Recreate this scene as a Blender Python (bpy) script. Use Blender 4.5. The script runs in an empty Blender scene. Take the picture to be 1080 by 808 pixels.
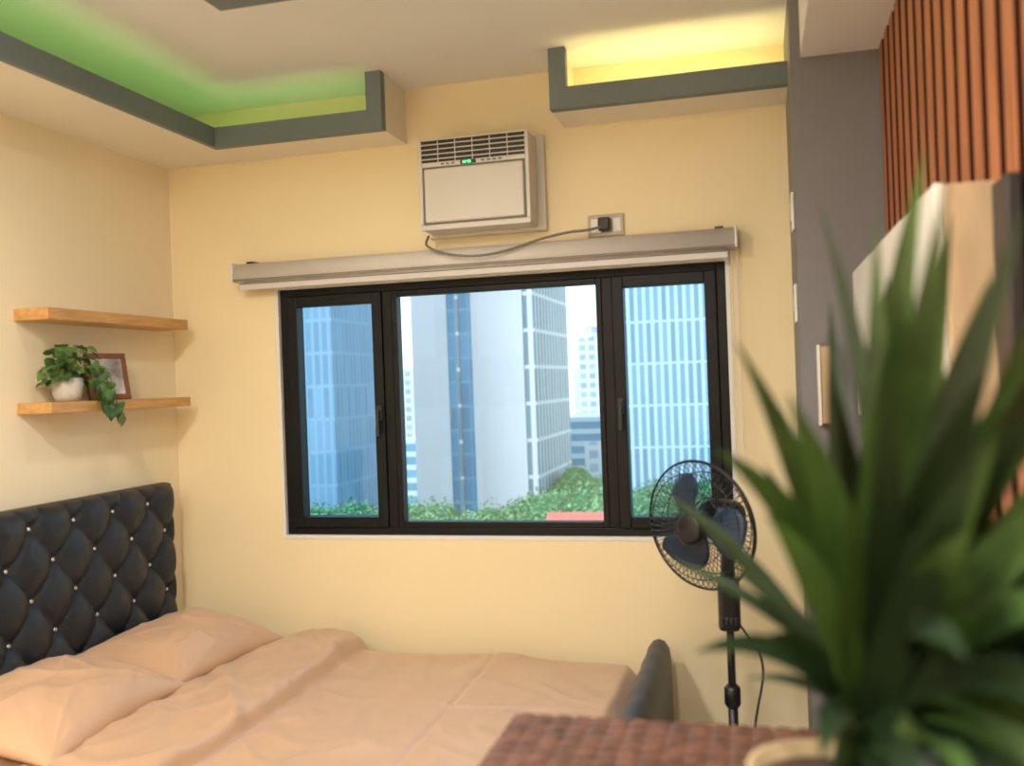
import bpy, bmesh, math, random
from mathutils import Vector, Matrix, noise
random.seed(7)
SC=bpy.context.scene
COL=SC.collection
SC.view_settings.view_transform='Standard'

# ------------------------------------------------------------------ materials
def mat(name,col,rough=0.5,metal=0.0,var=0.0,vscale=5.0,bump=0.0,bscale=50.0,spec=0.5,emit=None,estr=0.0,sheen=0.0,coat=0.0,stretch=(1,1,1),col2=None):
    m=bpy.data.materials.new(name); m.use_nodes=True; nt=m.node_tree
    b=nt.nodes['Principled BSDF']
    b.inputs['Base Color'].default_value=(*col,1); b.inputs['Roughness'].default_value=rough
    b.inputs['Metallic'].default_value=metal; b.inputs['Specular IOR Level'].default_value=spec
    b.inputs['Sheen Weight'].default_value=sheen; b.inputs['Coat Weight'].default_value=coat
    if emit: b.inputs['Emission Color'].default_value=(*emit,1); b.inputs['Emission Strength'].default_value=estr
    tc=nt.nodes.new('ShaderNodeTexCoord'); mp=nt.nodes.new('ShaderNodeMapping'); mp.inputs['Scale'].default_value=stretch
    nt.links.new(tc.outputs['Object'],mp.inputs[0])
    if var>0:
        n=nt.nodes.new('ShaderNodeTexNoise'); n.inputs['Scale'].default_value=vscale; n.inputs['Detail'].default_value=4
        nt.links.new(mp.outputs[0],n.inputs['Vector'])
        r=nt.nodes.new('ShaderNodeValToRGB'); r.color_ramp.elements[0].position=.3; r.color_ramp.elements[1].position=.7
        a=tuple(c*(1-var) for c in col); c2=col2 if col2 else tuple(min(1,c*(1+var)) for c in col)
        r.color_ramp.elements[0].color=(*a,1); r.color_ramp.elements[1].color=(*c2,1)
        nt.links.new(n.outputs['Fac'],r.inputs[0]); nt.links.new(r.outputs[0],b.inputs['Base Color'])
    if bump>0:
        n=nt.nodes.new('ShaderNodeTexNoise'); n.inputs['Scale'].default_value=bscale; n.inputs['Detail'].default_value=3
        nt.links.new(mp.outputs[0],n.inputs['Vector'])
        bp=nt.nodes.new('ShaderNodeBump'); bp.inputs['Strength'].default_value=bump; bp.inputs['Distance'].default_value=.01
        nt.links.new(n.outputs['Fac'],bp.inputs['Height']); nt.links.new(bp.outputs[0],b.inputs['Normal'])
    return m

M_wall=mat('wall_cream_paint',(.91,.78,.51),.6,var=.02,vscale=2,bump=.05,bscale=80)
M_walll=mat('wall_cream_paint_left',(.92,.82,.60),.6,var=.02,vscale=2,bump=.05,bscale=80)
M_ceil=mat('ceiling_white_paint',(.88,.87,.87),.7,var=.02,vscale=1.5)
M_soff=mat('soffit_paint',(.88,.83,.72),.65,var=.02,vscale=2)
M_grey=mat('grey_paint',(.16,.205,.225),.55,var=.05,vscale=3)
M_colm=mat('column_grey_paint',(.20,.195,.21),.6,var=.05,vscale=3)
M_slat=mat('slat_wood',(.40,.145,.060),.5,var=.3,vscale=6,stretch=(8,8,.6),spec=.3)
M_slatb=mat('slat_backing_and_sides',(.050,.014,.008),.7,var=.1,spec=.1)
M_floor=mat('floor_tile',(.55,.50,.43),.3,var=.1,vscale=3)
M_black=mat('window_black_aluminium',(.006,.007,.009),.45,var=.1,vscale=20,spec=.25)
M_white=mat('white_trim',(.8,.8,.78),.4,var=.02)
M_leath=mat('black_leatherette',(.016,.022,.031),.42,spec=.45,bump=.12,bscale=180,var=.2,vscale=10)
M_leathN=mat('navy_leatherette',(.018,.034,.055),.38,bump=.12,bscale=180,var=.2,vscale=10,spec=.4)
M_cryst=mat('crystal_button',(.85,.85,.9),.1,metal=.9,var=.05)
M_sheet=mat('beige_satin',(.58,.37,.235),.38,sheen=.15,var=.04,vscale=3,bump=.12,bscale=7,spec=.55)
M_ac=mat('ac_plastic',(.70,.67,.62),.4,var=.02)
M_acd=mat('ac_dark_grille',(.03,.03,.03),.5,var=.1)
M_aci=mat('ac_panel_line',(.18,.165,.14),.5,var=.05)
M_led=mat('led_green',(.0,.4,.1),.4,emit=(.05,1,.25),estr=3,var=.05)
M_blind=mat('blind_silver',(.68,.65,.63),.38,var=.03,spec=.6)
M_blindd=mat('blind_dark',(.25,.23,.22),.5,var=.05)
M_ivory=mat('outlet_ivory',(.50,.43,.34),.4,var=.03)
M_plug=mat('plug_black',(.03,.03,.03),.5,var=.1)
M_cable=mat('cable_grey',(.20,.18,.16),.5,var=.1)
M_shelf=mat('shelf_wood',(.60,.33,.11),.42,var=.18,vscale=8,stretch=(6,1,8))
M_frame=mat('frame_wood',(.22,.09,.04),.45,var=.2,vscale=15)
M_photo=mat('photo_print',(.45,.42,.40),.3,var=.6,vscale=14,col2=(.75,.70,.66))
M_pot=mat('pot_white',(.62,.60,.56),.35,var=.04)
M_poth=mat('pothos_leaf',(.035,.12,.025),.4,var=.5,vscale=14,col2=(.14,.28,.06))
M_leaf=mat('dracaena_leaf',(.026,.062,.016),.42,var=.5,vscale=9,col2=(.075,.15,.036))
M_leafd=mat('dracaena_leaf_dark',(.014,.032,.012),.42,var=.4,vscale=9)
M_potw=mat('pot_tan',(.44,.33,.19),.6,var=.15,vscale=12,spec=.3)
M_soil=mat('soil',(.05,.03,.02),.9,var=.4,vscale=60,bump=.5)
M_fanb=mat('fan_black',(.010,.012,.016),.35,var=.1)
M_fannavy=mat('fan_blade_navy',(.014,.045,.105),.3,var=.1)
M_dark=mat('dark_plastic',(.02,.02,.022),.4,var=.1)
M_cabw=mat('cabinet_white',(.80,.78,.72),.35,var=.02)
M_cabt=mat('cabinet_tan',(.50,.36,.22),.45,var=.1,vscale=8,stretch=(4,4,1))
M_box=mat('dresser_brown',(.115,.050,.030),.42,var=.5,vscale=35)
M_chain=mat('bead_chain',(.75,.73,.68),.3,var=.03)

# ------------------------------------------------------------------ helpers
def empty(name,loc=(0,0,0)):
    e=bpy.data.objects.new(name,None); COL.objects.link(e); e.empty_display_size=.05; e.location=loc
    return e
def link(name,me,parent=None,mats=(),smooth=False):
    o=bpy.data.objects.new(name,me); COL.objects.link(o)
    for m in mats: me.materials.append(m)
    if smooth:
        for p in me.polygons: p.use_smooth=True
    if parent:
        o.parent=parent; o.matrix_parent_inverse=Matrix.Translation(-parent.location)
    return o
def bm_box(bm,x0,x1,y0,y1,z0,z1,mi=0):
    v=[bm.verts.new(p) for p in ((x0,y0,z0),(x1,y0,z0),(x1,y1,z0),(x0,y1,z0),(x0,y0,z1),(x1,y0,z1),(x1,y1,z1),(x0,y1,z1))]
    for f in ((0,3,2,1),(4,5,6,7),(0,1,5,4),(1,2,6,5),(2,3,7,6),(3,0,4,7)):
        fc=bm.faces.new([v[i] for i in f]); fc.material_index=mi
def finish(name,bm,parent=None,mats=(),smooth=False,bevel=0,seg=2,recalc=True):
    me=bpy.data.meshes.new(name)
    if recalc: bmesh.ops.recalc_face_normals(bm,faces=bm.faces)
    bm.to_mesh(me); bm.free()
    o=link(name,me,parent,mats,smooth)
    if bevel>0:
        b=o.modifiers.new('bevel','BEVEL'); b.width=bevel; b.segments=seg; b.limit_method='ANGLE'
    return o
def box(name,x0,x1,y0,y1,z0,z1,m,parent=None,bevel=0,seg=2):
    bm=bmesh.new(); bm_box(bm,x0,x1,y0,y1,z0,z1)
    return finish(name,bm,parent,[m],bevel=bevel,seg=seg)
def boxes(name,lst,mats,parent=None,bevel=0):
    bm=bmesh.new()
    for b in lst: bm_box(bm,*b[:6],mi=b[6] if len(b)>6 else 0)
    return finish(name,bm,parent,mats,bevel=bevel)
def bm_tube(bm,pts,r,seg=8,cyclic=False,mi=0,caps=True):
    pts=[Vector(p) for p in pts]; n=len(pts); rings=[]
    rr=r if isinstance(r,(list,tuple)) else [r]*n
    up=None
    for i,p in enumerate(pts):
        if cyclic: t=(pts[(i+1)%n]-pts[i-1])
        else: t=(pts[min(i+1,n-1)]-pts[max(i-1,0)])
        t.normalize()
        if up is None:
            up=Vector((0,0,1)) if abs(t.z)<.9 else Vector((1,0,0))
        a=t.cross(up).normalized(); b=a.cross(t).normalized(); up=b
        rings.append([bm.verts.new(p+(a*math.cos(2*math.pi*k/seg)+b*math.sin(2*math.pi*k/seg))*rr[i]) for k in range(seg)])
    for i in range(n if cyclic else n-1):
        A=rings[i]; B=rings[(i+1)%n]
        for k in range(seg):
            f=bm.faces.new((A[k],A[(k+1)%seg],B[(k+1)%seg],B[k])); f.material_index=mi; f.smooth=True
    if not cyclic and caps:
        bm.faces.new(rings[0]).material_index=mi; bm.faces.new(list(reversed(rings[-1]))).material_index=mi
def bm_lathe(bm,prof,origin,axis=Vector((0,0,1)),seg=32,mi=0):
    axis=Vector(axis).normalized(); origin=Vector(origin)
    a=axis.orthogonal().normalized(); b=axis.cross(a)
    rings=[]
    for r,h in prof:
        if r<1e-6: rings.append([bm.verts.new(origin+axis*h)])
        else: rings.append([bm.verts.new(origin+axis*h+(a*math.cos(2*math.pi*k/seg)+b*math.sin(2*math.pi*k/seg))*r) for k in range(seg)])
    for A,B in zip(rings[:-1],rings[1:]):
        for k in range(seg):
            k2=(k+1)%seg
            if len(A)==1 and len(B)==1: continue
            if len(A)==1: f=bm.faces.new((A[0],B[k2],B[k]))
            elif len(B)==1: f=bm.faces.new((A[k],A[k2],B[0]))
            else: f=bm.faces.new((A[k],A[k2],B[k2],B[k]))
            f.smooth=True; f.material_index=mi
def bez(p0,p1,p2,n):
    p0,p1,p2=map(Vector,(p0,p1,p2)); return [(p0*(1-t)**2+p1*2*t*(1-t)+p2*t*t) for t in [i/n for i in range(n+1)]]
def catmull(P,n):
    P=[Vector(p) for p in P]; P=[P[0]*2-P[1]]+P+[P[-1]*2-P[-2]]; out=[]
    for i in range(1,len(P)-2):
        for k in range(n):
            t=k/n; a,b,c,d=P[i-1:i+3]
            out.append(.5*((2*b)+(c-a)*t+(2*a-5*b+4*c-d)*t*t+(3*b-a-3*c+d)*t**3))
    out.append(P[-2]); return out
def ss(a,b,x):
    t=max(0,min(1,(x-a)/(b-a))); return t*t*(3-2*t)

# ------------------------------------------------------------------ room
XL,XR,YB,YF,ZC,ZS=-2.38,.40,3.5,-2.4,2.665,2.45
wx0,wx1,wz0,wz1=-1.905,-.095,.90,1.925
boxes('wall_back',[(XL-.15,wx0,YB,YB+.15,0,2.85),(wx1,XR+.15,YB,YB+.15,0,2.85),(wx0,wx1,YB,YB+.15,0,wz0),(wx0,wx1,YB,YB+.15,wz1,2.85)],[M_wall])
box('wall_left',XL-.15,XL,YF-.15,YB,0,2.85,M_walll)
box('wall_right',XR,XR+.15,YF-.15,YB,0,2.85,M_wall)
box('wall_front',XL,XR,YF-.15,YF,0,2.85,M_wall)
box('floor',XL-.15,XR+.15,YF-.15,YB+.15,-.12,0,M_floor)
box('ceiling',XL-.15,XR+.15,YF-.15,YB+.15,ZC,2.85,M_ceil)
box('column',.12,XR,3.0,YB,0,ZC,M_colm)
box('trim_soffit_right',.15,XR,YF,3.0,ZS,ZC,M_ceil)
# slat wall: timber slats, sides coloured dark to mark gaps, over a dark backing
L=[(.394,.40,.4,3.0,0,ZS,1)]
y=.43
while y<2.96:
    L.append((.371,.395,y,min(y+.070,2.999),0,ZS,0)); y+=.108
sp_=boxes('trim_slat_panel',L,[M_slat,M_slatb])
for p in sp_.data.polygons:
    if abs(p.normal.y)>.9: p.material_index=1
FT=2.525
boxes('trim_cove_left',[
 (XL,-1.31,3.29,YB,ZS,ZS+.02,0),(XL,-2.02,YF,3.29,ZS,ZS+.02,0),
 (-2.0,-1.37,3.25,3.29,ZS,FT,1),(-2.02,-2.0,YF,3.27,ZS,FT,1),(-2.02,-2.0,3.27,3.29,ZS,FT,1),
 (-1.37,-1.31,3.25,3.29,ZS,ZC,1),(-1.35,-1.311,3.29,YB,ZS+.02,ZC,0)],[M_soff,M_grey])
boxes('trim_cove_right',[
 (-.68,.12,3.29,YB,ZS,ZS+.02,0),(-.62,.12,3.25,3.29,ZS,FT,1),
 (-.68,-.62,3.25,3.29,ZS,ZC,1),(-.679,-.64,3.29,YB,ZS+.02,ZC,0)],[M_soff,M_grey])
def strip(name,x0,x1,y0,y1,col,s):
    m=mat(name+'_glow',col,.5,emit=col,estr=s); box(name,x0,x1,y0,y1,ZS+.0201,ZS+.03,m)
strip('led_strip',-2.2,-1.38,3.33,3.345,(.42,1,.24),3.4)
strip('led_strip.001',-2.075,-2.06,.5,3.2,(.36,1,.20),3.8)
strip('led_strip.002',-.6,.1,3.33,3.345,(1,.84,.34),19)
# ceiling light box
rb=empty('ceiling_light_box')
boxes('light_box_frame',[(-1.465,-1.40,1.4,2.435,2.60,ZC),(-.70,-.635,1.4,2.435,2.60,ZC),(-1.40,-.70,2.37,2.435,2.60,ZC),(-1.40,-.70,1.4,1.465,2.60,ZC)],[M_grey],rb)
M_lamp=mat('downlight_glow',(1,.9,.75),.5,emit=(1,.9,.75),estr=8)
def downlight(i,x,y,P,z=ZC):
    e=empty('downlight' if i==0 else 'downlight.%03d'%i)
    bm=bmesh.new(); bm_lathe(bm,[(.0,-.004),(.045,-.004),(.046,-.0045)],(x,y,z),seg=24,mi=1)
    bm_lathe(bm,[(.046,-.003),(.05,-.012),(.062,-.010),(.066,0)],(x,y,z),seg=32,mi=0)
    finish('downlight_or_fill_body',bm,e,[M_white,M_lamp])
    l=bpy.data.lights.new('downlight_or_fill_lamp','AREA'); l.shape='DISK'; l.size=.2; l.energy=P; l.color=(1,.945,.87)
    o=bpy.data.objects.new('downlight_or_fill_lamp',l); COL.objects.link(o); o.location=(x,y,z-.02); o.parent=e
for i,(x,y,P) in enumerate([(-1.32,2.31,7),(-1.3,1.0,34),(-.4,.4,24),(-1.4,-.8,38),(-.4,-1.2,33)]): downlight(i,x,y,P)  # first lights the light box; the rest are unseen, added as room fill

# ------------------------------------------------------------------ window
W=empty('window_1')
fy0,fy1=3.515,3.575
X0,X1,Z0,Z1=-1.89,-.11,.915,1.912
boxes('window_frame',[
 (X0,X0+.035,fy0,fy1,Z0,Z1),(X1-.035,X1,fy0,fy1,Z0,Z1),(X0+.035,X1-.035,fy0,fy1,Z0,Z0+.03),(X0+.035,X1-.035,fy0,fy1,Z1-.03,Z1),
 (-1.445,-1.405,fy0,fy1,Z0+.03,Z1-.03),(-.565,-.525,fy0,fy1,Z0+.03,Z1-.03)],[M_black],W,bevel=.003)
def sash(n,a,b,t,yo):
    boxes(n,[(a,a+t,fy0-yo,fy1-.01,Z0+.03,Z1-.03),(b-t,b,fy0-yo,fy1-.01,Z0+.03,Z1-.03),(a+t,b-t,fy0-yo,fy1-.01,Z0+.03,Z0+.03+t),(a+t,b-t,fy0-yo,fy1-.01,Z1-.03-t,Z1-.03)],[M_black],W,bevel=.003)
sash('sash_left',X0+.035,-1.445,.042,.012); sash('sash_right',-.525,X1-.035,.042,.012)
sash('sash_middle',-1.405,-.565,.022,0)
def glassmat(name,tint):
    m=bpy.data.materials.new(name); m.use_nodes=True; nt=m.node_tree; nt.nodes.clear()
    t=nt.nodes.new('ShaderNodeBsdfTransparent'); t.inputs[0].default_value=(*tint,1)
    g=nt.nodes.new('ShaderNodeBsdfGlossy'); g.inputs['Roughness'].default_value=.02
    mx=nt.nodes.new('ShaderNodeMixShader'); mx.inputs[0].default_value=.04
    o=nt.nodes.new('ShaderNodeOutputMaterial')
    nt.links.new(t.outputs[0],mx.inputs[1]); nt.links.new(g.outputs[0],mx.inputs[2]); nt.links.new(mx.outputs[0],o.inputs[0]); return m
G1=glassmat('window_glass_tinted',(.74,.90,.98)); G2=glassmat('window_glass_clear',(.91,.97,1))
box('glass_left',-1.82,-1.48,3.545,3.549,.98,1.85,G1,W); box('glass_right',-.49,-.18,3.545,3.549,.98,1.85,G1,W)
box('glass_middle',-1.39,-.58,3.545,3.549,.96,1.87,G2,W)
boxes('window_reveal',[(wx0,X0,3.497,3.65,wz0,wz1),(X1,wx1,3.497,3.65,wz0,wz1),(X0,X1,3.497,3.65,wz0,Z0),(X0,X1,3.497,3.65,Z1,wz1)],[M_white],W)
def handle(n,x,z):
    boxes(n,[(x-.012,x+.012,3.492,3.504,z-.03,z+.03),(x-.008,x+.008,3.475,3.493,z-.01,z+.015),(x-.007,x+.007,3.468,3.48,z-.09,z+.012)],[M_dark],W,bevel=.003)
handle('handle_left',-1.465,1.40); handle('handle_right',-.505,1.40)

# ------------------------------------------------------------------ roller blind
B=empty('roller_blind')
def extr(name,prof,x0,x1,m,parent,smooth=True):
    bm=bmesh.new(); A=[bm.verts.new((x0,y,z)) for y,z in prof]; Bv=[bm.verts.new((x1,y,z)) for y,z in prof]
    n=len(prof)
    for i in range(n):
        f=bm.faces.new((A[i],A[(i+1)%n],Bv[(i+1)%n],Bv[i])); f.smooth=smooth
    bm.faces.new(A); bm.faces.new(list(reversed(Bv))); return finish(name,bm,parent,[m])
prof=[(3.5,2.02)]+[(3.44-.045*math.sin(a),1.975+.045*math.cos(a)) for a in [i*math.pi/2/8 for i in range(9)]]+[(3.395,1.955),(3.40,1.948),(3.5,1.948)]
extr('valance',prof,-2.03,-.07,M_blind,B)
extr('rolled_fabric',[(3.455+.032*math.cos(a),1.945+.028*math.sin(a)) for a in [i*math.pi/8 for i in range(16)]],-2.01,-.10,M_blind,B)
box('bottom_rail',-2.015,-.095,3.415,3.425,1.912,1.936,M_blind,B,bevel=.003)
boxes('rail_lines',[(-2.03,-.07,3.3925,3.40,1.950,1.954),(-2.012,-.098,3.4135,3.415,1.934,1.938)],[M_blindd],B)
boxes('end_caps',[(-2.038,-2.03,3.39,3.5,1.945,2.022),(-.07,-.062,3.39,3.5,1.945,2.022)],[M_white],B,bevel=.003)
boxes('brackets',[(-2.0,-1.97,3.45,3.5,2.02,2.03),(-.14,-.11,3.45,3.5,2.02,2.03)],[M_dark],B)
bm=bmesh.new()
z=1.93
while z>1.13:
    for dx in (0,.02):
        bmesh.ops.create_icosphere(bm,subdivisions=1,radius=.0038,matrix=Matrix.Translation((-.085+dx,3.43,z)))
    z-=.0095
bm_tube(bm,[(-.085,3.43,1.94),(-.085,3.43,1.13),(-.075,3.43,1.118),(-.065,3.43,1.13),(-.065,3.43,1.94)],.0014,6)
finish('bead_chain',bm,B,[M_chain],True)

# ------------------------------------------------------------------ air conditioner
A=empty('air_conditioner')
ax0,ax1,az0,az1,ay=-1.21,-.785,2.08,2.42,3.35
box('ac_body',ax0,ax1,ay+.01,3.499,az0,az1,M_ac,A,bevel=.012,seg=3)
boxes('ac_wall_sleeve',[(ax0-.012,ax1+.03,3.47,3.499,az0-.012,az1+.008)],[M_ac],A,bevel=.004)
boxes('ac_grille_recess',[(ax0+.010,ax1-.010,ay-.001,ay+.0102,az1-.088,az1-.006)],[M_acd],A)
L=[]
for i in range(4):
    zz=az1-.022-i*.018; L.append((ax0+.012,ax1-.012,ay-.006,ay+.002,zz-.0025,zz+.001))
for i in range(7):
    xx=ax0+.012+(ax1-ax0-.024)*i/6; L.append((xx-.0015,xx+.0015,ay-.003,ay+.002,az1-.088,az1-.010))
boxes('ac_louvres',L,[M_ac],A)
boxes('ac_front_rim',[(ax0,ax1,ay-.002,ay+.012,az0,az0+.02),(ax0,ax0+.014,ay-.002,ay+.012,az0+.02,az1),(ax1-.014,ax1,ay-.002,ay+.012,az0+.02,az1),(ax0+.014,ax1-.014,ay-.002,ay+.012,az1-.008,az1),(ax0+.014,ax1-.014,ay-.002,ay+.012,az1-.105,az1-.088)],[M_ac],A,bevel=.003)
box('ac_panel_gap',ax0+.014,ax1-.014,ay+.003,ay+.0098,az0+.02,az1-.105,M_aci,A)
box('ac_front_panel',ax0+.022,ax1-.022,ay-.006,ay+.008,az0+.028,az1-.112,M_ac,A,bevel=.006,seg=3)
box('ac_display',-1.045,-.985,ay-.0035,ay-.002,az1-.104,az1-.090,M_acd,A)
boxes('ac_led',[(-1.035,-1.022,ay-.0045,ay-.0036,az1-.101,az1-.093),(-1.017,-1.004,ay-.0045,ay-.0036,az1-.101,az1-.093)],[M_led],A)
boxes('ac_buttons',[(-.965+i*.022,-.952+i*.022,ay-.004,ay-.002,az1-.1,az1-.094) for i in range(4)]+[(-1.12+i*.02,-1.108+i*.02,ay-.004,ay-.002,az1-.1,az1-.094) for i in range(3)],[M_aci],A)
O=empty('wall_outlet')
box('outlet_plate',-.602,-.468,3.49,3.5,2.03,2.112,M_ivory,O,bevel=.003)
boxes('outlet_sockets',[(-.59,-.552,3.487,3.491,2.045,2.097),(-.51,-.478,3.487,3.491,2.045,2.097)],[M_white],O,bevel=.002)
box('outlet_plug',-.56,-.515,3.455,3.49,2.048,2.098,M_plug,O,bevel=.008,seg=3)
bm=bmesh.new()
bm_tube(bm,catmull([(-1.205,3.42,2.07),(-1.2,3.385,2.03),(-1.13,3.37,1.995),(-1.02,3.36,1.975),(-.9,3.37,1.985),(-.76,3.40,2.025),(-.66,3.42,2.045),(-.6,3.44,2.05),(-.545,3.46,2.062)],8),.0048,8)
finish('ac_power_cord',bm,A,[M_cable],True)

# ------------------------------------------------------------------ switches on column
s=empty('light_switch'); box('switch_plate',.112,.12,3.12,3.2,1.95,2.07,M_white,s,bevel=.002); box('rocker',.108,.113,3.14,3.18,1.98,2.04,M_ivory,s,bevel=.001)
s=empty('light_switch.001'); box('switch_plate',.112,.12,3.12,3.2,1.66,1.78,M_white,s,bevel=.002); box('rocker',.108,.113,3.14,3.18,1.69,1.75,M_ivory,s,bevel=.001)

# ------------------------------------------------------------------ shelves
def shelf(nm,z0,z1):
    box(nm,XL,-2.245,2.615,3.40,z0,z1,M_shelf,bevel=.003)
shelf('wall_shelf',1.765,1.805); shelf('wall_shelf.001',1.455,1.492)

# pothos in pot
P=empty('potted_pothos')
pc=Vector((-2.31,2.77,1.4925))
bm=bmesh.new(); bm_lathe(bm,[(0,0),(.038,0),(.048,.02),(.053,.055),(.050,.08),(.046,.078),(.044,.07),(0,.07)],pc,seg=32)
finish('pot',bm,P,[M_pot])
def heart_leaf(bm,base,d,size,up,mi=0):
    d=Vector(d).normalized(); s=d.cross(up).normalized(); nrm=s.cross(d).normalized()
    pr=[(0,.02),(.12,.42),(.35,.52),(.6,.40),(.82,.18),(1,.0)]
    mid=[bm.verts.new(base+d*size*t+nrm*size*(-.35*t*t)) for t,w in pr]
    Lf=[bm.verts.new(base+d*size*t+s*size*w+nrm*size*(.10*w*2-.35*t*t)) for t,w in pr[:-1]]
    Rt=[bm.verts.new(base+d*size*t-s*size*w+nrm*size*(.10*w*2-.35*t*t)) for t,w in pr[:-1]]
    for i in range(len(pr)-2):
        for a,b,c,e in ((mid[i],mid[i+1],Lf[i+1],Lf[i]),(mid[i+1],mid[i],Rt[i],Rt[i+1])):
            f=bm.faces.new((a,b,c,e)); f.smooth=True; f.material_index=mi
    k=len(pr)-2
    for tri in ((mid[k],mid[k+1],Lf[k]),(mid[k+1],mid[k],Rt[k])):
        f=bm.faces.new(tri); f.smooth=True; f.material_index=mi
bm=bmesh.new()
for i in range(84):
    a=random.uniform(0,2*math.pi); rr=random.uniform(.015,.080); h=random.uniform(.05,.20)
    dx=math.cos(a)*rr; dy=math.sin(a)*rr*1.2
    b=pc+Vector((max(-.05,dx),dy,h))
    bm_tube(bm,bez(pc+Vector((dx*.2,dy*.2,.068)),pc+Vector((dx*.4,dy*.4,h+.03)),b,4),.0012,5)
    heart_leaf(bm,b,(dx*1+.012,dy+.001,-.03+random.uniform(-.03,.03)),random.uniform(.028,.045),Vector((random.uniform(-.3,.3),random.uniform(-.3,.3),1)))
for i in range(54):
    t=random.random()
    b=pc+Vector((random.uniform(.07,.10),.03+.09*t+random.uniform(-.03,.05),.11-.15*t+random.uniform(-.03,.03)))
    heart_leaf(bm,b,(random.uniform(.0,.4),random.uniform(-.3,.5),-.8),random.uniform(.030,.042),Vector((1,random.uniform(-.4,.4),.3)))
for k in range(4):
    bm_tube(bm,catmull([pc+Vector((.02,.02,.07)),pc+Vector((.06,.05+.02*k,.12)),pc+Vector((.09,.07+.02*k,.03)),pc+Vector((.085,.09+.02*k,-.03))],5),.0015,5)
finish('foliage',bm,P,[M_poth])
# photo frame
F=empty('photo_frame',(-2.315,3.0,1.4925))
fr=boxes('frame_border',[(-.008,.008,-.08,.08,0,.02),(-.008,.008,-.08,.08,.155,.175),(-.008,.008,-.08,-.062,.02,.155),(-.008,.008,.062,.08,.02,.155)],[M_frame],None,bevel=.002)
ph=boxes('frame_print',[(-.004,.003,-.062,.062,.02,.155)],[M_photo]); bk=boxes('frame_stand',[(-.03,-.008,-.01,.01,0,.1)],[M_frame])
for o in (fr,ph,bk): o.parent=F
F.rotation_euler=(0,math.radians(-12),math.radians(-22))

# ------------------------------------------------------------------ bed
BED=empty('bed')
by0,by1=1.86,3.36
def headboard():
    bm=bmesh.new(); ny,nz=230,130; z0,z1=.30,1.148
    w,h=.205,.235; zo=.26; V=[]
    def H(y,z):
        a=(y-by0)/w+(z-zo)/h; b=(y-by0)/w-(z-zo)/h
        q=(abs(math.sin(math.pi*a))*abs(math.sin(math.pi*b)))**.42
        e=min(y-by0,by1-y,z1-z); e2=min(1,max(0,e/.05)); ed=math.sqrt(max(0,1-(1-e2)**2))
        cr=q*.030
        ia,ib=round(a),round(b); dy=((a-ia)+(b-ib))*w/2; dz=((a-ia)-(b-ib))*h/2; d=math.hypot(dy,dz)
        cr-=.012*math.exp(-(d/.025)**2)
        cr+=.0016*noise.noise(Vector((y*45,z*45,1)))
        return (.022+cr)*ed
    for j in range(nz+1):
        row=[]
        for i in range(ny+1):
            y=by0+(by1-by0)*i/ny; z=z0+(z1-z0)*j/nz
            row.append(bm.verts.new((-2.335+H(y,z),y,z)))
        V.append(row)
    for j in range(nz):
        for i in range(ny):
            f=bm.faces.new((V[j][i],V[j][i+1],V[j+1][i+1],V[j+1][i])); f.smooth=True
    finish('headboard_tufting',bm,BED,[M_leath])
    box('headboard_back',-2.375,-2.33,by0-.005,by1+.005,.0,1.150,M_leath,BED,bevel=.012,seg=3)
    bm=bmesh.new()
    for ia in range(-20,40):
        for ib in range(-20,40):
            y=by0+w*(ia+ib)/2; z=zo+h*(ia-ib)/2
            if by0+.04<y<by1-.04 and .35<z<1.13:
                bmesh.ops.create_icosphere(bm,subdivisions=2,radius=.009,matrix=Matrix.Translation((-2.335+.017,y,z))@Matrix.Diagonal((.8,1,1,1)))
    finish('headboard_buttons',bm,BED,[M_cryst])
headboard()
boxes('bed_base',[(-2.28,-.42,by0+.01,by1-.01,.10,.33)],[M_leath],BED,bevel=.02)
boxes('bed_legs',[(x,x+.06,y,y+.06,0,.1) for x in (-2.2,-.6) for y in (by0+.06,by1-.12)],[M_dark],BED)
bm=bmesh.new()
pr=[(-.425,.06),(-.425,.50),(-.418,.545),(-.40,.568),(-.38,.575),(-.36,.568),(-.345,.545),(-.338,.50),(-.338,.06)]
Av=[];secs=[by0-.01,by0+.01,by0+.03]+[by0+.03+(by1+.02-.03-by0-.03+.01)*i/24 for i in range(1,24)]+[by1,by1+.02,by1+.035]
for y in secs:
    e=min(y-secs[0],secs[-1]-y); k=.90+.10*min(1,e/.03)
    Av.append([bm.verts.new((-.38+(x+.38)*k,y,.06+(z-.06)*(k*.5+.5)+.004*math.sin(y*38))) for x,z in pr])
for a,b in zip(Av[:-1],Av[1:]):
    for i in range(len(pr)-1):
        f=bm.faces.new((a[i],a[i+1],b[i+1],b[i])); f.smooth=True
bm.faces.new(Av[0]); bm.faces.new(list(reversed(Av[-1])))
finish('footboard',bm,BED,[M_leathN])
box('mattress',-2.27,-.44,by0+.02,by1-.02,.33,.45,M_white,BED,bevel=.04,seg=4)
def fbm(x,y,z=0,o=4):
    return noise.fractal(Vector((x,y,z)),.9,2.1,o)
def nz3(x,y,z): return noise.noise(Vector((x,y,z)))
def ridg(x,y,z):
    v=noise.noise(Vector((x,y,z))); return 1-2*(math.sqrt(v*v+.004)-.02)
def fold(x,y,z,th,p=1.5):
    return max(0,(ridg(x,y,z)-th)/(1-th))**p
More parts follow.
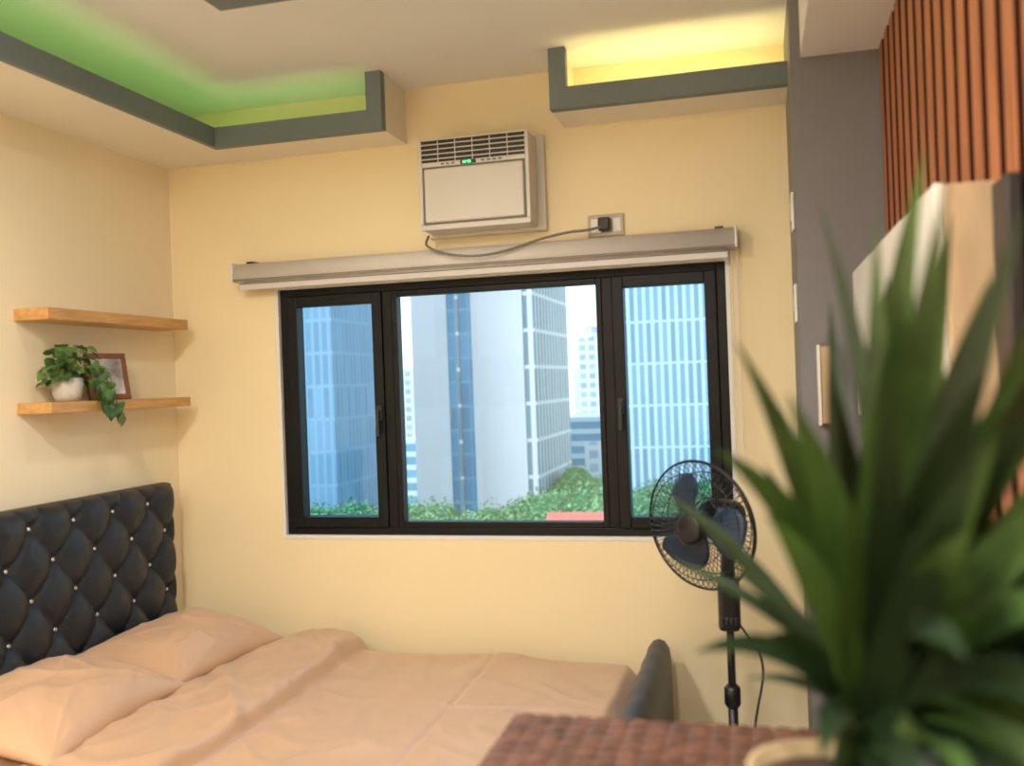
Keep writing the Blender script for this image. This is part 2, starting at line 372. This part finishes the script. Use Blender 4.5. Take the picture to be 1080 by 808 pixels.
def sheet_h(x,y):
    h=.488
    h+=.044*(1-ss(-1.525,-1.50,x+.012*nz3(y*4,0,1)))
    h+=.010*math.exp(-((x+1.55+.012*nz3(y*4,0,1))/.035)**2)
    h-=.05*ss(-.50,-.44,x)
    h+=.014*fbm(x*1.6,y*1.6,3,2)
    d=x*.75+y*.66; e=-x*.66+y*.75
    h+=.011*fold(d*2.6+.7*nz3(x*2,y*2,8),e*.9,1.3,.35,2)
    h+=.008*fold(x*4+nz3(x*2,y*3,2),y*1.1,7.7,.4,2)
    h+=.007*fold(x*1.4+1.2*nz3(x*3,y*3,4),y*4.5,5.1,.45,2)
    h-=.006*math.exp(-((x+.98+.01*nz3(y*3,1,1))/.010)**2)
    if x<-1.5:
        h+=.020*fold((x+.25*y)*4.5+nz3(x*2,y*2,2),y*.9,11.7,.25,1.6)
        h+=.010*fold(x*2.4-y*1.8,y*4+nz3(x*4,y*2,2),15.7,.35,1.8)
        h+=.022*math.sin(max(0,min(1,(x+1.88)/.36))*math.pi)
    return h
bm=bmesh.new(); nx,ny=300,250; V=[]
for j in range(ny+1):
    row=[]
    for i in range(nx+1):
        x=-2.27+(1.835)*i/nx; v=j/ny
        s=-.25+v*(by1-by0+.38)
        if s<0: y=by0-.012; z=sheet_h(x,by0)+s-.02; y+=-.012*math.sin(x*26+2*noise.noise(Vector((x*3,0,0))))*min(1,-s*8)
        elif s>by1-by0+.01: y=by1+.012; z=sheet_h(x,by1)-(s-(by1-by0+.01))-.02
        else:
            y=by0+s; z=sheet_h(x,y); e=min(s,by1-by0-s+.01); z-=.02*(1-min(1,e/.03))**2
        row.append(bm.verts.new((x,y,z)))
    V.append(row)
for j in range(ny):
    for i in range(nx):
        f=bm.faces.new((V[j][i],V[j][i+1],V[j+1][i+1],V[j+1][i])); f.smooth=True
finish('bedspread',bm,BED,[M_sheet])
def pillow(name,cx,cy,cz,lx,ly,t,rz,tilt,seed,rx=0):
    bm=bmesh.new(); n=90
    top=[];bot=[]
    for j in range(n+1):
        r1=[];r2=[]
        for i in range(n+1):
            u=-1+2*i/n; v=-1+2*j/n
            px=u*(1-.08*(1-v*v)); py=v*(1-.08*(1-u*u))
            hh=((1-abs(u)**2.4)*(1-abs(v)**2.4))
            hh=max(0,hh)**.6
            au=1-abs(u); av=1-abs(v); ang=math.atan2(av,au+1e-6); dist=math.hypot(au,av)
            cg=fold(ang*2.6+seed+2*(u>0)+5*(v>0),dist*.8,seed,.3,2)*math.exp(-dist*1.3)
            wr=.08*fbm(u*1.2+seed,v*1.2,seed,2)+.20*cg+.08*fold(u*1.5+seed+.4*nz3(u*2,v*2,seed),v*2.6+seed,seed,.4,2)
            r1.append(bm.verts.new((px*lx/2,py*ly/2,t*.58*hh*(1+wr)+.004)))
            r2.append(bm.verts.new((px*lx/2,py*ly/2,-t*.30*hh)) if 0<i<n and 0<j<n else r1[-1])
        top.append(r1);bot.append(r2)
    for j in range(n):
        for i in range(n):
            f=bm.faces.new((top[j][i],top[j][i+1],top[j+1][i+1],top[j+1][i])); f.smooth=True
            q=[bot[j][i],bot[j+1][i],bot[j+1][i+1],bot[j][i+1]]
            if len(set(q))==4:
                try: f=bm.faces.new(q); f.smooth=True
                except ValueError: pass
    o=finish(name,bm,None,[M_sheet]); o.location=(cx,cy,cz); o.rotation_euler=(rx,tilt,rz); return o
pillow('pillow',-2.055,3.02,.582,.44,.62,.17,math.radians(-6),math.radians(9),2.3)
pillow('pillow.001',-2.04,2.35,.594,.47,.68,.18,math.radians(4),math.radians(9),5.1)

# ------------------------------------------------------------------ stand fan
FAN=empty('stand_fan')
fx,fy=-.115,2.90
d=Vector((-.56,-.81,-.08)).normalized()
mc=Vector((fx+.008,fy,1.08))
cc=mc+d*.135
a=d.cross(Vector((0,0,1))).normalized(); b=a.cross(d).normalized()
R=.188
bm=bmesh.new()
def ring(c,r,t): bm_tube(bm,[c+(a*math.cos(k*2*math.pi/64)+b*math.sin(k*2*math.pi/64))*r for k in range(64)],t,6,True)
ring(cc,R,.0035); ring(cc+d*.006,R-.002,.0025)
for r,hh in ((.055,.050),(.11,.040),(.155,.028)): ring(cc+d*hh,r,.0016)
for r,hh in ((.07,-.055),(.15,-.035)): ring(cc+d*hh,r,.0016)
for k in range(60):
    t=k*2*math.pi/60; e=a*math.cos(t)+b*math.sin(t); t2=t+.16; e2=a*math.cos(t2)+b*math.sin(t2)
    bm_tube(bm,[cc+e*.04+d*.052,cc+e2*.09+d*.046,cc+e2*.15+d*.030,cc+e2*.175+d*.016,cc+e2*R],.0012,5)
    bm_tube(bm,[cc+e*.05-d*.06,cc+e*.11-d*.05,cc+e*.165-d*.028,cc+e*R],.0012,5)
finish('fan_cage',bm,FAN,[M_fanb])
bm=bmesh.new()
bm_lathe(bm,[(0,.062),(.035,.061),(.043,.055),(.043,.048),(0,.047)],cc,d,32)
bm_lathe(bm,[(0,.03),(.030,.028),(.036,.01),(.038,-.02),(0,-.02)],cc,d,32)
bm_lathe(bm,[(0,-.06),(.06,-.062),(.062,-.075),(.055,-.12),(.045,-.16),(.025,-.18),(0,-.185)],cc,d,32)
finish('fan_motor',bm,FAN,[M_fanb])
bm=bmesh.new()
for k in range(3):
    g=[]
    for i in range(9):
        rr=.03+.125*i/8; row=[]
        sw=.5+.5*math.sin(math.pi*min(1,i/8*.85+.1))
        for j in range(9):
            t=.9+k*2*math.pi/3+ .35*(i/8)+(j/8-.5)*1.35*sw*(1 if i<8 else .85)
            row.append(bm.verts.new(cc+(a*math.cos(t)+b*math.sin(t))*rr+d*((j/8-.5)*.045*(1-.2*i/8)+.003)))
        g.append(row)
    for i in range(8):
        for j in range(8):
            f=bm.faces.new((g[i][j],g[i+1][j],g[i+1][j+1],g[i][j+1])); f.smooth=True
o=finish('fan_blades',bm,FAN,[M_fannavy]); so=o.modifiers.new('s','SOLIDIFY'); so.thickness=.002
bm=bmesh.new()
bm_lathe(bm,[(0,0),(.175,0),(.178,.012),(.16,.026),(.06,.038),(.03,.06),(.022,.09),(.0,.09)],(fx,fy,0),seg=48)
bm_tube(bm,[(fx,fy,.05),(fx,fy,.55)],.0145,16); bm_tube(bm,[(fx,fy,.5),(fx,fy,.78)],.0115,16)
bm_lathe(bm,[(.0,-.03),(.02,-.03),(.024,-.02),(.024,.025),(.016,.035),(0,.035)],(fx,fy,.54),seg=24)
finish('fan_pole',bm,FAN,[M_fanb])
boxes('fan_control_box',[(fx-.032,fx+.032,fy-.04,fy+.03,.74,.90)],[M_fanb],FAN,bevel=.014)
boxes('fan_speed_buttons',[(fx-.024+i*.013,fx-.014+i*.013,fy-.047,fy-.038,.765,.785) for i in range(4)],[M_dark],FAN,bevel=.002)
bm=bmesh.new(); bm_tube(bm,[(fx,fy,.88),(fx,fy,.98),mc+Vector((0,.01,-.04))],[.022,.018,.024],16)
finish('fan_neck',bm,FAN,[M_fanb])
bm=bmesh.new(); bm_tube(bm,catmull([(fx+.02,fy+.03,.76),(fx+.09,fy+.06,.62),(fx+.06,fy+.05,.42),(fx+.05,fy+.18,.1),(fx+.08,fy+.35,.01)],8),.0035,6)
finish('fan_cord',bm,FAN,[M_fanb])

# ------------------------------------------------------------------ wall cabinet & small box on right wall
C=empty('wall_cabinet')
box('cabinet_carcass',.283,.3705,1.58,2.92,1.37,1.782,M_cabt,C,bevel=.004)
box('cabinet_front',.268,.283,1.585,2.915,1.372,1.785,M_cabw,C,bevel=.003)
box('cabinet_bracket',.348,.3705,1.49,1.58,1.43,1.775,M_dark,C,bevel=.004)
D=empty('wall_box')
box('box_side',.172,.215,2.95,3.0,1.345,1.575,M_cabt,D,bevel=.003); box('box_face',.164,.172,2.945,3.0,1.34,1.58,M_cabw,D,bevel=.002)

# ------------------------------------------------------------------ dresser with woven top
DR=empty('dresser')
box('dresser_body',-.365,.355,.62,1.385,.0,.975,M_box,DR,bevel=.01)
def weave():
    bm=bmesh.new(); n=190; m=200; V=[]
    for j in range(m+1):
        row=[]
        for i in range(n+1):
            x=-.38+.745*i/n; y=.60+.80*j/m
            p=.029; cx=math.floor(x/p); cy=math.floor(y/p); u=(x/p-cx)*2-1; v=(y/p-cy)*2-1
            if (cx+cy)%2==0: h=(1-u**4)*(.35+.65*(1-v*v))
            else: h=(1-v**4)*(.35+.65*(1-u*u))
            row.append(bm.verts.new((x,y,.992+.0042*h)))
        V.append(row)
    for j in range(m):
        for i in range(n):
            f=bm.faces.new((V[j][i],V[j][i+1],V[j+1][i+1],V[j+1][i])); f.smooth=True
    finish('dresser_woven_top',bm,DR,[M_box])
weave()
box('dresser_top_edge',-.38,.365,.60,1.40,.972,.991,M_box,DR,bevel=.004)

# ------------------------------------------------------------------ foreground plant
PL=empty('potted_dracaena')
pb=Vector((.046,.92,.997))
bm=bmesh.new(); bm_lathe(bm,[(0,0),(.050,0),(.058,.01),(.066,.08),(.069,.115),(.072,.120),(.072,.136),(.065,.136),(.062,.120),(0,.120)],pb,seg=40)
finish('pot',bm,PL,[M_potw])
bm=bmesh.new(); bm_lathe(bm,[(0,.128),(.04,.126),(.063,.122)],pb,seg=24); finish('soil',bm,PL,[M_soil])
def leaf(bm,base,tip,width,bow,mi,n=18,twist=0):
    base=Vector(base); tip=Vector(tip); dirv=tip-base; width*=1.18
    mid=base+dirv*.5+Vector(bow)
    pts=bez(base,mid,tip,n); L=[];Mv=[];Rv=[]
    for i,p in enumerate(pts):
        t=i/n; tg=(pts[min(i+1,n)]-pts[max(i-1,0)]).normalized()
        face=Vector((random.Random(mi*7+twist).uniform(-.3,.3),-1,.35))
        s=tg.cross(face)
        if s.length<.05: s=tg.cross(Vector((1,0,0)))
        s.normalize(); s=(Matrix.Rotation(math.radians(twist),3,tg)@s); nn=s.cross(tg).normalized()
        w=width*(.45+.55*math.sin(math.pi*min(1,t*1.25)*.5))*(1-t**2.6) if t<1 else 0
        w=max(w,.0004)
        L.append(bm.verts.new(p+s*w+nn*w*.28)); Mv.append(bm.verts.new(p)); Rv.append(bm.verts.new(p-s*w+nn*w*.28))
    for i in range(n):
        for q in ((L[i],L[i+1],Mv[i+1],Mv[i]),(Mv[i],Mv[i+1],Rv[i+1],Rv[i])):
            f=bm.faces.new(q); f.smooth=True; f.material_index=mi
bm=bmesh.new(); Bp=pb+Vector((.035,0,.14))
bm_tube(bm,[pb+Vector((.02,0,.12)),pb+Vector((.028,0,.18)),pb+Vector((.035,0,.24))],[.018,.016,.010],12,mi=1)
tips=[
((.138,.85,1.68),.020,(-.03,0,.0),0,10),((.056,.90,1.655),.012,(.05,0,.0),1,-20),((-.02,.80,1.53),.019,(.03,0,.03),0,15),
((-.0375,.75,1.444),.017,(.03,0,.05),0,0),((-.105,1.0,1.38),.014,(.02,0,.05),1,30),((-.036,.95,1.31),.014,(0,0,.04),1,50),
((-.10,.95,1.32),.010,(0,0,.03),1,35),((-.034,.90,1.25),.012,(0,0,.03),1,40),((-.024,.95,1.203),.011,(0,0,.02),1,60),((.1375,1.1,1.60),.019,(0,0,.02),1,0),
((.178,.75,1.50),.021,(.0,0,.03),0,-10),((.185,1.0,1.65),.019,(.0,0,0),0,20),((.172,.80,1.565),.022,(0,0,.02),0,0),
((.20,.80,1.436),.020,(0,0,.04),0,10),((.018,.70,1.486),.020,(.02,0,.04),0,-15),((.10,.72,1.56),.023,(0,0,.02),0,5),
((.25,.95,1.50),.020,(0,0,.05),1,0),((.26,.85,1.36),.020,(0,0,.07),0,20),((.24,.75,1.28),.019,(0,0,.08),0,-10),
((.12,.62,1.40),.019,(0,0,.07),0,10),((.20,.65,1.35),.020,(0,0,.07),0,0),((.05,.64,1.42),.017,(0,0,.06),0,0),
((.28,1.0,1.25),.018,(0,0,.08),1,0),((.20,.68,1.20),.019,(0,0,.09),0,20),((.15,1.2,1.5),.018,(0,0,.03),1,10),
((.08,1.15,1.58),.015,(0,0,.0),1,10),((.21,1.1,1.42),.018,(0,0,.05),1,-20),((.02,1.1,1.46),.015,(0,0,.04),1,0),
((.12,.60,1.24),.018,(0,0,.09),0,15),((.09,.78,1.62),.015,(.01,0,0),0,-30),((.155,.7,1.46),.023,(0,0,.04),0,25),
((.23,.70,1.43),.021,(0,0,.05),1,5),((.17,.60,1.30),.019,(0,0,.07),1,-10),((.22,.72,1.15),.019,(0,0,.08),1,10),((.16,.66,1.14),.018,(0,0,.09),1,0),
((.24,.85,1.15),.020,(0,0,.09),1,20),((.05,.75,1.50),.018,(.02,0,.02),1,15),((.19,.9,1.22),.02,(0,0,.08),1,15),((.0,.85,1.42),.016,(.02,0,.03),1,10),
((.13,.62,1.12),.020,(.0,0,.10),1,10),((.19,.62,1.08),.020,(.0,0,.10),0,0),((.10,.66,1.09),.018,(0,0,.09),1,-10),((.24,.72,1.05),.021,(0,0,.10),1,5),
((.26,.90,1.06),.020,(0,0,.08),1,5),((.15,.75,1.05),.021,(0,0,.08),1,5),((.22,.66,1.25),.021,(0,0,.08),1,15),((.11,.60,1.33),.02,(0,0,.07),1,5),
((.14,.66,1.50),.022,(0,0,.03),1,-5),((.195,.70,1.52),.022,(0,0,.03),1,8),
((.25,.80,1.56),.021,(0,0,.03),1,5),((.27,.85,1.44),.021,(0,0,.05),1,-5),((.25,.70,1.33),.022,(0,0,.06),1,5),((.16,.58,1.20),.020,(0,0,.09),1,-5),
((.075,.62,1.50),.019,(0,0,.04),1,12),((.21,.63,1.44),.022,(0,0,.05),0,-8),((.12,.58,1.46),.020,(0,0,.05),1,18),((.03,.80,1.34),.016,(0,0,.05),1,25),
((.22,.60,1.15),.022,(0,0,.10),1,0),((.27,.75,1.18),.022,(0,0,.09),0,10),((.18,.58,1.02),.022,(0,0,.10),1,0),
((.21,.72,1.60),.021,(0,0,.0),0,6),((.165,.66,1.60),.021,(-.01,0,0),1,-6),((.12,.66,1.62),.018,(-.01,0,0),0,12),((.235,.68,1.50),.022,(0,0,.02),0,0),
((-.06,.80,1.27),.013,(0,0,.05),1,20),((-.01,.72,1.30),.015,(0,0,.06),1,10),((.03,.66,1.24),.015,(0,0,.07),1,-10),((.0,.70,1.40),.017,(.01,0,.05),0,8)]
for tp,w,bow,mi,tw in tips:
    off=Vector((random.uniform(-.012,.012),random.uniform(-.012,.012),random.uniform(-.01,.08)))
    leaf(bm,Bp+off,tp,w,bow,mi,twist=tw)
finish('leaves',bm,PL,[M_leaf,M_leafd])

# ------------------------------------------------------------------ exterior
def facade(name,wall,glass,ph,pv,wh,wv,rough=.5):
    m=bpy.data.materials.new(name); m.use_nodes=True; nt=m.node_tree; b=nt.nodes['Principled BSDF']; b.inputs['Roughness'].default_value=rough
    b.inputs['Specular IOR Level'].default_value=.2
    tc=nt.nodes.new('ShaderNodeTexCoord'); sp=nt.nodes.new('ShaderNodeSeparateXYZ'); nt.links.new(tc.outputs['Object'],sp.inputs[0])
    def mth(op,a,bv):
        n=nt.nodes.new('ShaderNodeMath'); n.operation=op
        for k,v in enumerate((a,bv)):
            if v is None: continue
            if isinstance(v,(int,float)): n.inputs[k].default_value=v
            else: nt.links.new(v,n.inputs[k])
        return n.outputs[0]
    hx=mth('ADD',sp.outputs[0],sp.outputs[1])
    U=mth('DIVIDE',hx,ph); Vv=mth('DIVIDE',sp.outputs[2],pv)
    u=mth('FRACT',U,None); v=mth('FRACT',Vv,None)
    k=mth('MULTIPLY',mth('GREATER_THAN',u,wh),mth('GREATER_THAN',v,wv))
    cmb=nt.nodes.new('ShaderNodeCombineXYZ'); nt.links.new(mth('FLOOR',U,None),cmb.inputs[0]); nt.links.new(mth('FLOOR',Vv,None),cmb.inputs[1])
    wn=nt.nodes.new('ShaderNodeTexWhiteNoise'); nt.links.new(cmb.outputs[0],wn.inputs[0])
    gm=nt.nodes.new('ShaderNodeMix'); gm.data_type='RGBA'; nt.links.new(wn.outputs['Value'],gm.inputs[0])
    gm.inputs[6].default_value=(*[c*.86 for c in glass],1); gm.inputs[7].default_value=(*[min(1,c*1.14) for c in glass],1)
    mx=nt.nodes.new('ShaderNodeMix'); mx.data_type='RGBA'; nt.links.new(k,mx.inputs[0])
    mx.inputs[6].default_value=(*wall,1); nt.links.new(gm.outputs[2],mx.inputs[7]); nt.links.new(mx.outputs[2],b.inputs['Base Color']); return m
GZ=-14
F1=facade('tower_left_facade',(.32,.45,.58),(.24,.37,.50),.42,1.6,.35,.10)
F2=facade('tower_mid_facade',(.72,.75,.80),(.69,.73,.79),3.0,3.3,.02,.012)
F2g=facade('tower_mid_side',(.78,.82,.86),(.22,.35,.42),.95,2.4,.36,.10)
F2b=facade('tower_mid_glass',(.12,.42,.64),(.07,.32,.55),.9,1.6,.1,.1,.2)
F3=facade('tower_right_facade',(.72,.80,.86),(.26,.40,.52),.42,2.2,.42,.05)
F4=facade('distant_facade',(.72,.78,.84),(.36,.50,.62),1.2,1.2,.35,.4)
F5=facade('lowrise_facade',(.60,.74,.84),(.16,.38,.56),6,1.1,.03,.4)
def building(name,parts):
    e=empty(name)
    for i,(x0,x1,y0,y1,z1,m) in enumerate(parts): box('block_%d'%(i+1),x0,x1,y0,y1,GZ,z1,m,e)
building('office_tower',[(-26.5,-19.9,42,47,26,F1),(-25.6,-24.9,41.8,42,26,F2),(-22.0,-21.7,41.8,42,26,F2b)])
building('office_tower.001',[(-22.6,-20.1,60,71.5,34,F2),(-20.1,-18.4,60.12,71.5,34,F2b),(-19.5,-19.3,60.02,60.12,34,F2g),(-18.4,-14.9,60,71.5,34,F2),(-14.9,-14.2,60.2,71.3,34,F2g)])
building('office_tower.002',[(-7.2,-.8,50,60,30,F3),(-.8,3,51,62,30,F3)])
building('apartment_building',[(-22.6,-19.9,120,128,7,F4),(-21.6,-20.6,121,125,8.5,F4)])
building('apartment_building.001',[(-47.5,-43.6,120,130,4,F4),(-43.6,-41,118,128,1.0,F5)])
building('apartment_building.002',[(-29,-24.5,150,158,3.5,F4),(-24.0,-20.5,170,178,1.2,F4)])
building('lowrise_building',[(-17.5,-12.0,84,95,-1.8,F5),(-15.5,-12,83.9,84,-4,F4)])
building('lowrise_building.001',[(-30.5,-24.5,75,85,-3.0,F5)])
box('ground_outside',-140,80,3.7,400,GZ-.3,GZ,mat('park_ground',(.10,.17,.05),.9,var=.4,vscale=.2))
M_tree=mat('tree_foliage',(.07,.25,.10),.7,var=.5,vscale=2.5,col2=(.30,.58,.26))
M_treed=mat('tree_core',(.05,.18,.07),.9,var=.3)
M_trunk=mat('tree_trunk',(.12,.08,.05),.9,var=.2)
rnd=random.Random(3)
tmesh=[]
for vi in range(4):
    bm=bmesh.new(); bm_tube(bm,[(0,0,-10),(0,0,-1.5)],.22,8,mi=2)
    for k in range(9):
        r=rnd.uniform(.9,1.5); c=Vector((rnd.uniform(-1.9,1.9),rnd.uniform(-1.6,1.6),-r*.85-rnd.uniform(0,1.5)))
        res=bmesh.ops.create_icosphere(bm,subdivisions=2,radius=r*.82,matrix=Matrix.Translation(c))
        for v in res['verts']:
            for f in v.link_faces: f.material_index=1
        for q in range(560):
            dv=Vector((rnd.gauss(0,1),rnd.gauss(0,1),rnd.gauss(0,1))).normalized()
            if dv.z<-.5: continue
            p=c+dv*r*rnd.uniform(.78,1.06)*(1+.22*noise.noise((c+dv*r)*1.6)); nrm=(dv+Vector((rnd.uniform(-.7,.7),rnd.uniform(-.7,.7),rnd.uniform(-.2,.9)))).normalized()
            t1=nrm.orthogonal().normalized(); t1=Matrix.Rotation(rnd.uniform(0,6.28),3,nrm)@t1; t2=nrm.cross(t1); sz=rnd.uniform(.05,.10)
            f=bm.faces.new([bm.verts.new(p+t1*sz),bm.verts.new(p+t2*sz*.6),bm.verts.new(p-t1*sz),bm.verts.new(p-t2*sz*.6)])
    me=bpy.data.meshes.new('tree_mesh'); bm.to_mesh(me); bm.free()
    for m in (M_tree,M_treed,M_trunk): me.materials.append(m)
    tmesh.append(me)
TR=empty('park_trees')
for i in range(80):
    y=rnd.uniform(31,38.2); q=-.60+.60*(i+rnd.random())/80; x=q*y
    sl=.131 if q<-.40 else (.134 if q<-.27 else (.126 if q<-.19 else .114))
    top=1.5-y*sl+rnd.uniform(-.7,.25)
    o=bpy.data.objects.new('tree_%d'%i,tmesh[i%4]); COL.objects.link(o); o.location=(x,y,top); o.rotation_euler=(0,0,rnd.uniform(0,6.28)); o.parent=TR
TR2=empty('park_trees.001')
for i in range(14):
    y=rnd.uniform(64,78); q=rnd.uniform(-.185,-.125); x=q*y
    o=bpy.data.objects.new('far_tree_%d'%i,tmesh[i%4]); COL.objects.link(o); o.location=(x,y,1.5-y*.097+rnd.uniform(-.8,.3)); o.rotation_euler=(0,0,rnd.uniform(0,6.28)); o.parent=TR2
hr=empty('house_with_red_roof'); hx,hy=-4.95,25.5
box('house_walls',hx-.75,hx+.75,hy-.8,hy+.8,GZ,-2.62,F4,hr)
bm=bmesh.new(); vs=[bm.verts.new(p) for p in ((hx-.85,hy-1.0,-2.62),(hx+.85,hy-1.0,-2.62),(hx+.85,hy+1.0,-2.62),(hx-.85,hy+1.0,-2.62),(hx-.85,hy,-2.09),(hx+.85,hy,-2.09))]
for q in ((0,1,5,4),(2,3,4,5),(0,4,3),(1,2,5),(0,3,2,1)): bm.faces.new([vs[i] for i in q])
finish('house_roof',bm,hr,[mat('red_roof',(.62,.16,.12),.7,var=.1)])

# ------------------------------------------------------------------ light
w=bpy.data.worlds.new('sky'); SC.world=w; w.use_nodes=True; nt=w.node_tree
bg=nt.nodes['Background']; tc=nt.nodes.new('ShaderNodeTexCoord'); sp=nt.nodes.new('ShaderNodeSeparateXYZ'); nt.links.new(tc.outputs['Generated'],sp.inputs[0])
cr=nt.nodes.new('ShaderNodeValToRGB'); cr.color_ramp.elements[0].position=.0; cr.color_ramp.elements[0].color=(.88,.95,1,1); cr.color_ramp.elements[1].position=.8; cr.color_ramp.elements[1].color=(.66,.82,1,1)
nt.links.new(sp.outputs[2],cr.inputs[0]); nt.links.new(cr.outputs[0],bg.inputs[0]); bg.inputs[1].default_value=1.9
sn=bpy.data.lights.new('sun','SUN'); sn.energy=2.3; sn.angle=.15; sn.color=(1,.96,.92); so=bpy.data.objects.new('sun',sn); COL.objects.link(so)
so.rotation_euler=(math.radians(50),0,math.radians(-10))

# ------------------------------------------------------------------ camera
th=math.radians(14.7); ro=math.radians(2.1)
fw=Vector((-math.sin(th),math.cos(th),0)); r=Vector((math.cos(th),math.sin(th),0)); u=Vector((0,0,1))
r2=r*math.cos(ro)-u*math.sin(ro); u2=r*math.sin(ro)+u*math.cos(ro)
cam=bpy.data.cameras.new('camera'); co=bpy.data.objects.new('camera',cam); COL.objects.link(co)
co.matrix_world=Matrix((( r2.x,u2.x,-fw.x,0),(r2.y,u2.y,-fw.y,0),(r2.z,u2.z,-fw.z,1.5),(0,0,0,1)))
cam.sensor_width=36; cam.lens=1000/1080*36; cam.clip_start=.02; cam.clip_end=600
cam.dof.use_dof=True; cam.dof.focus_distance=4.8; cam.dof.aperture_fstop=2.6
SC.camera=co
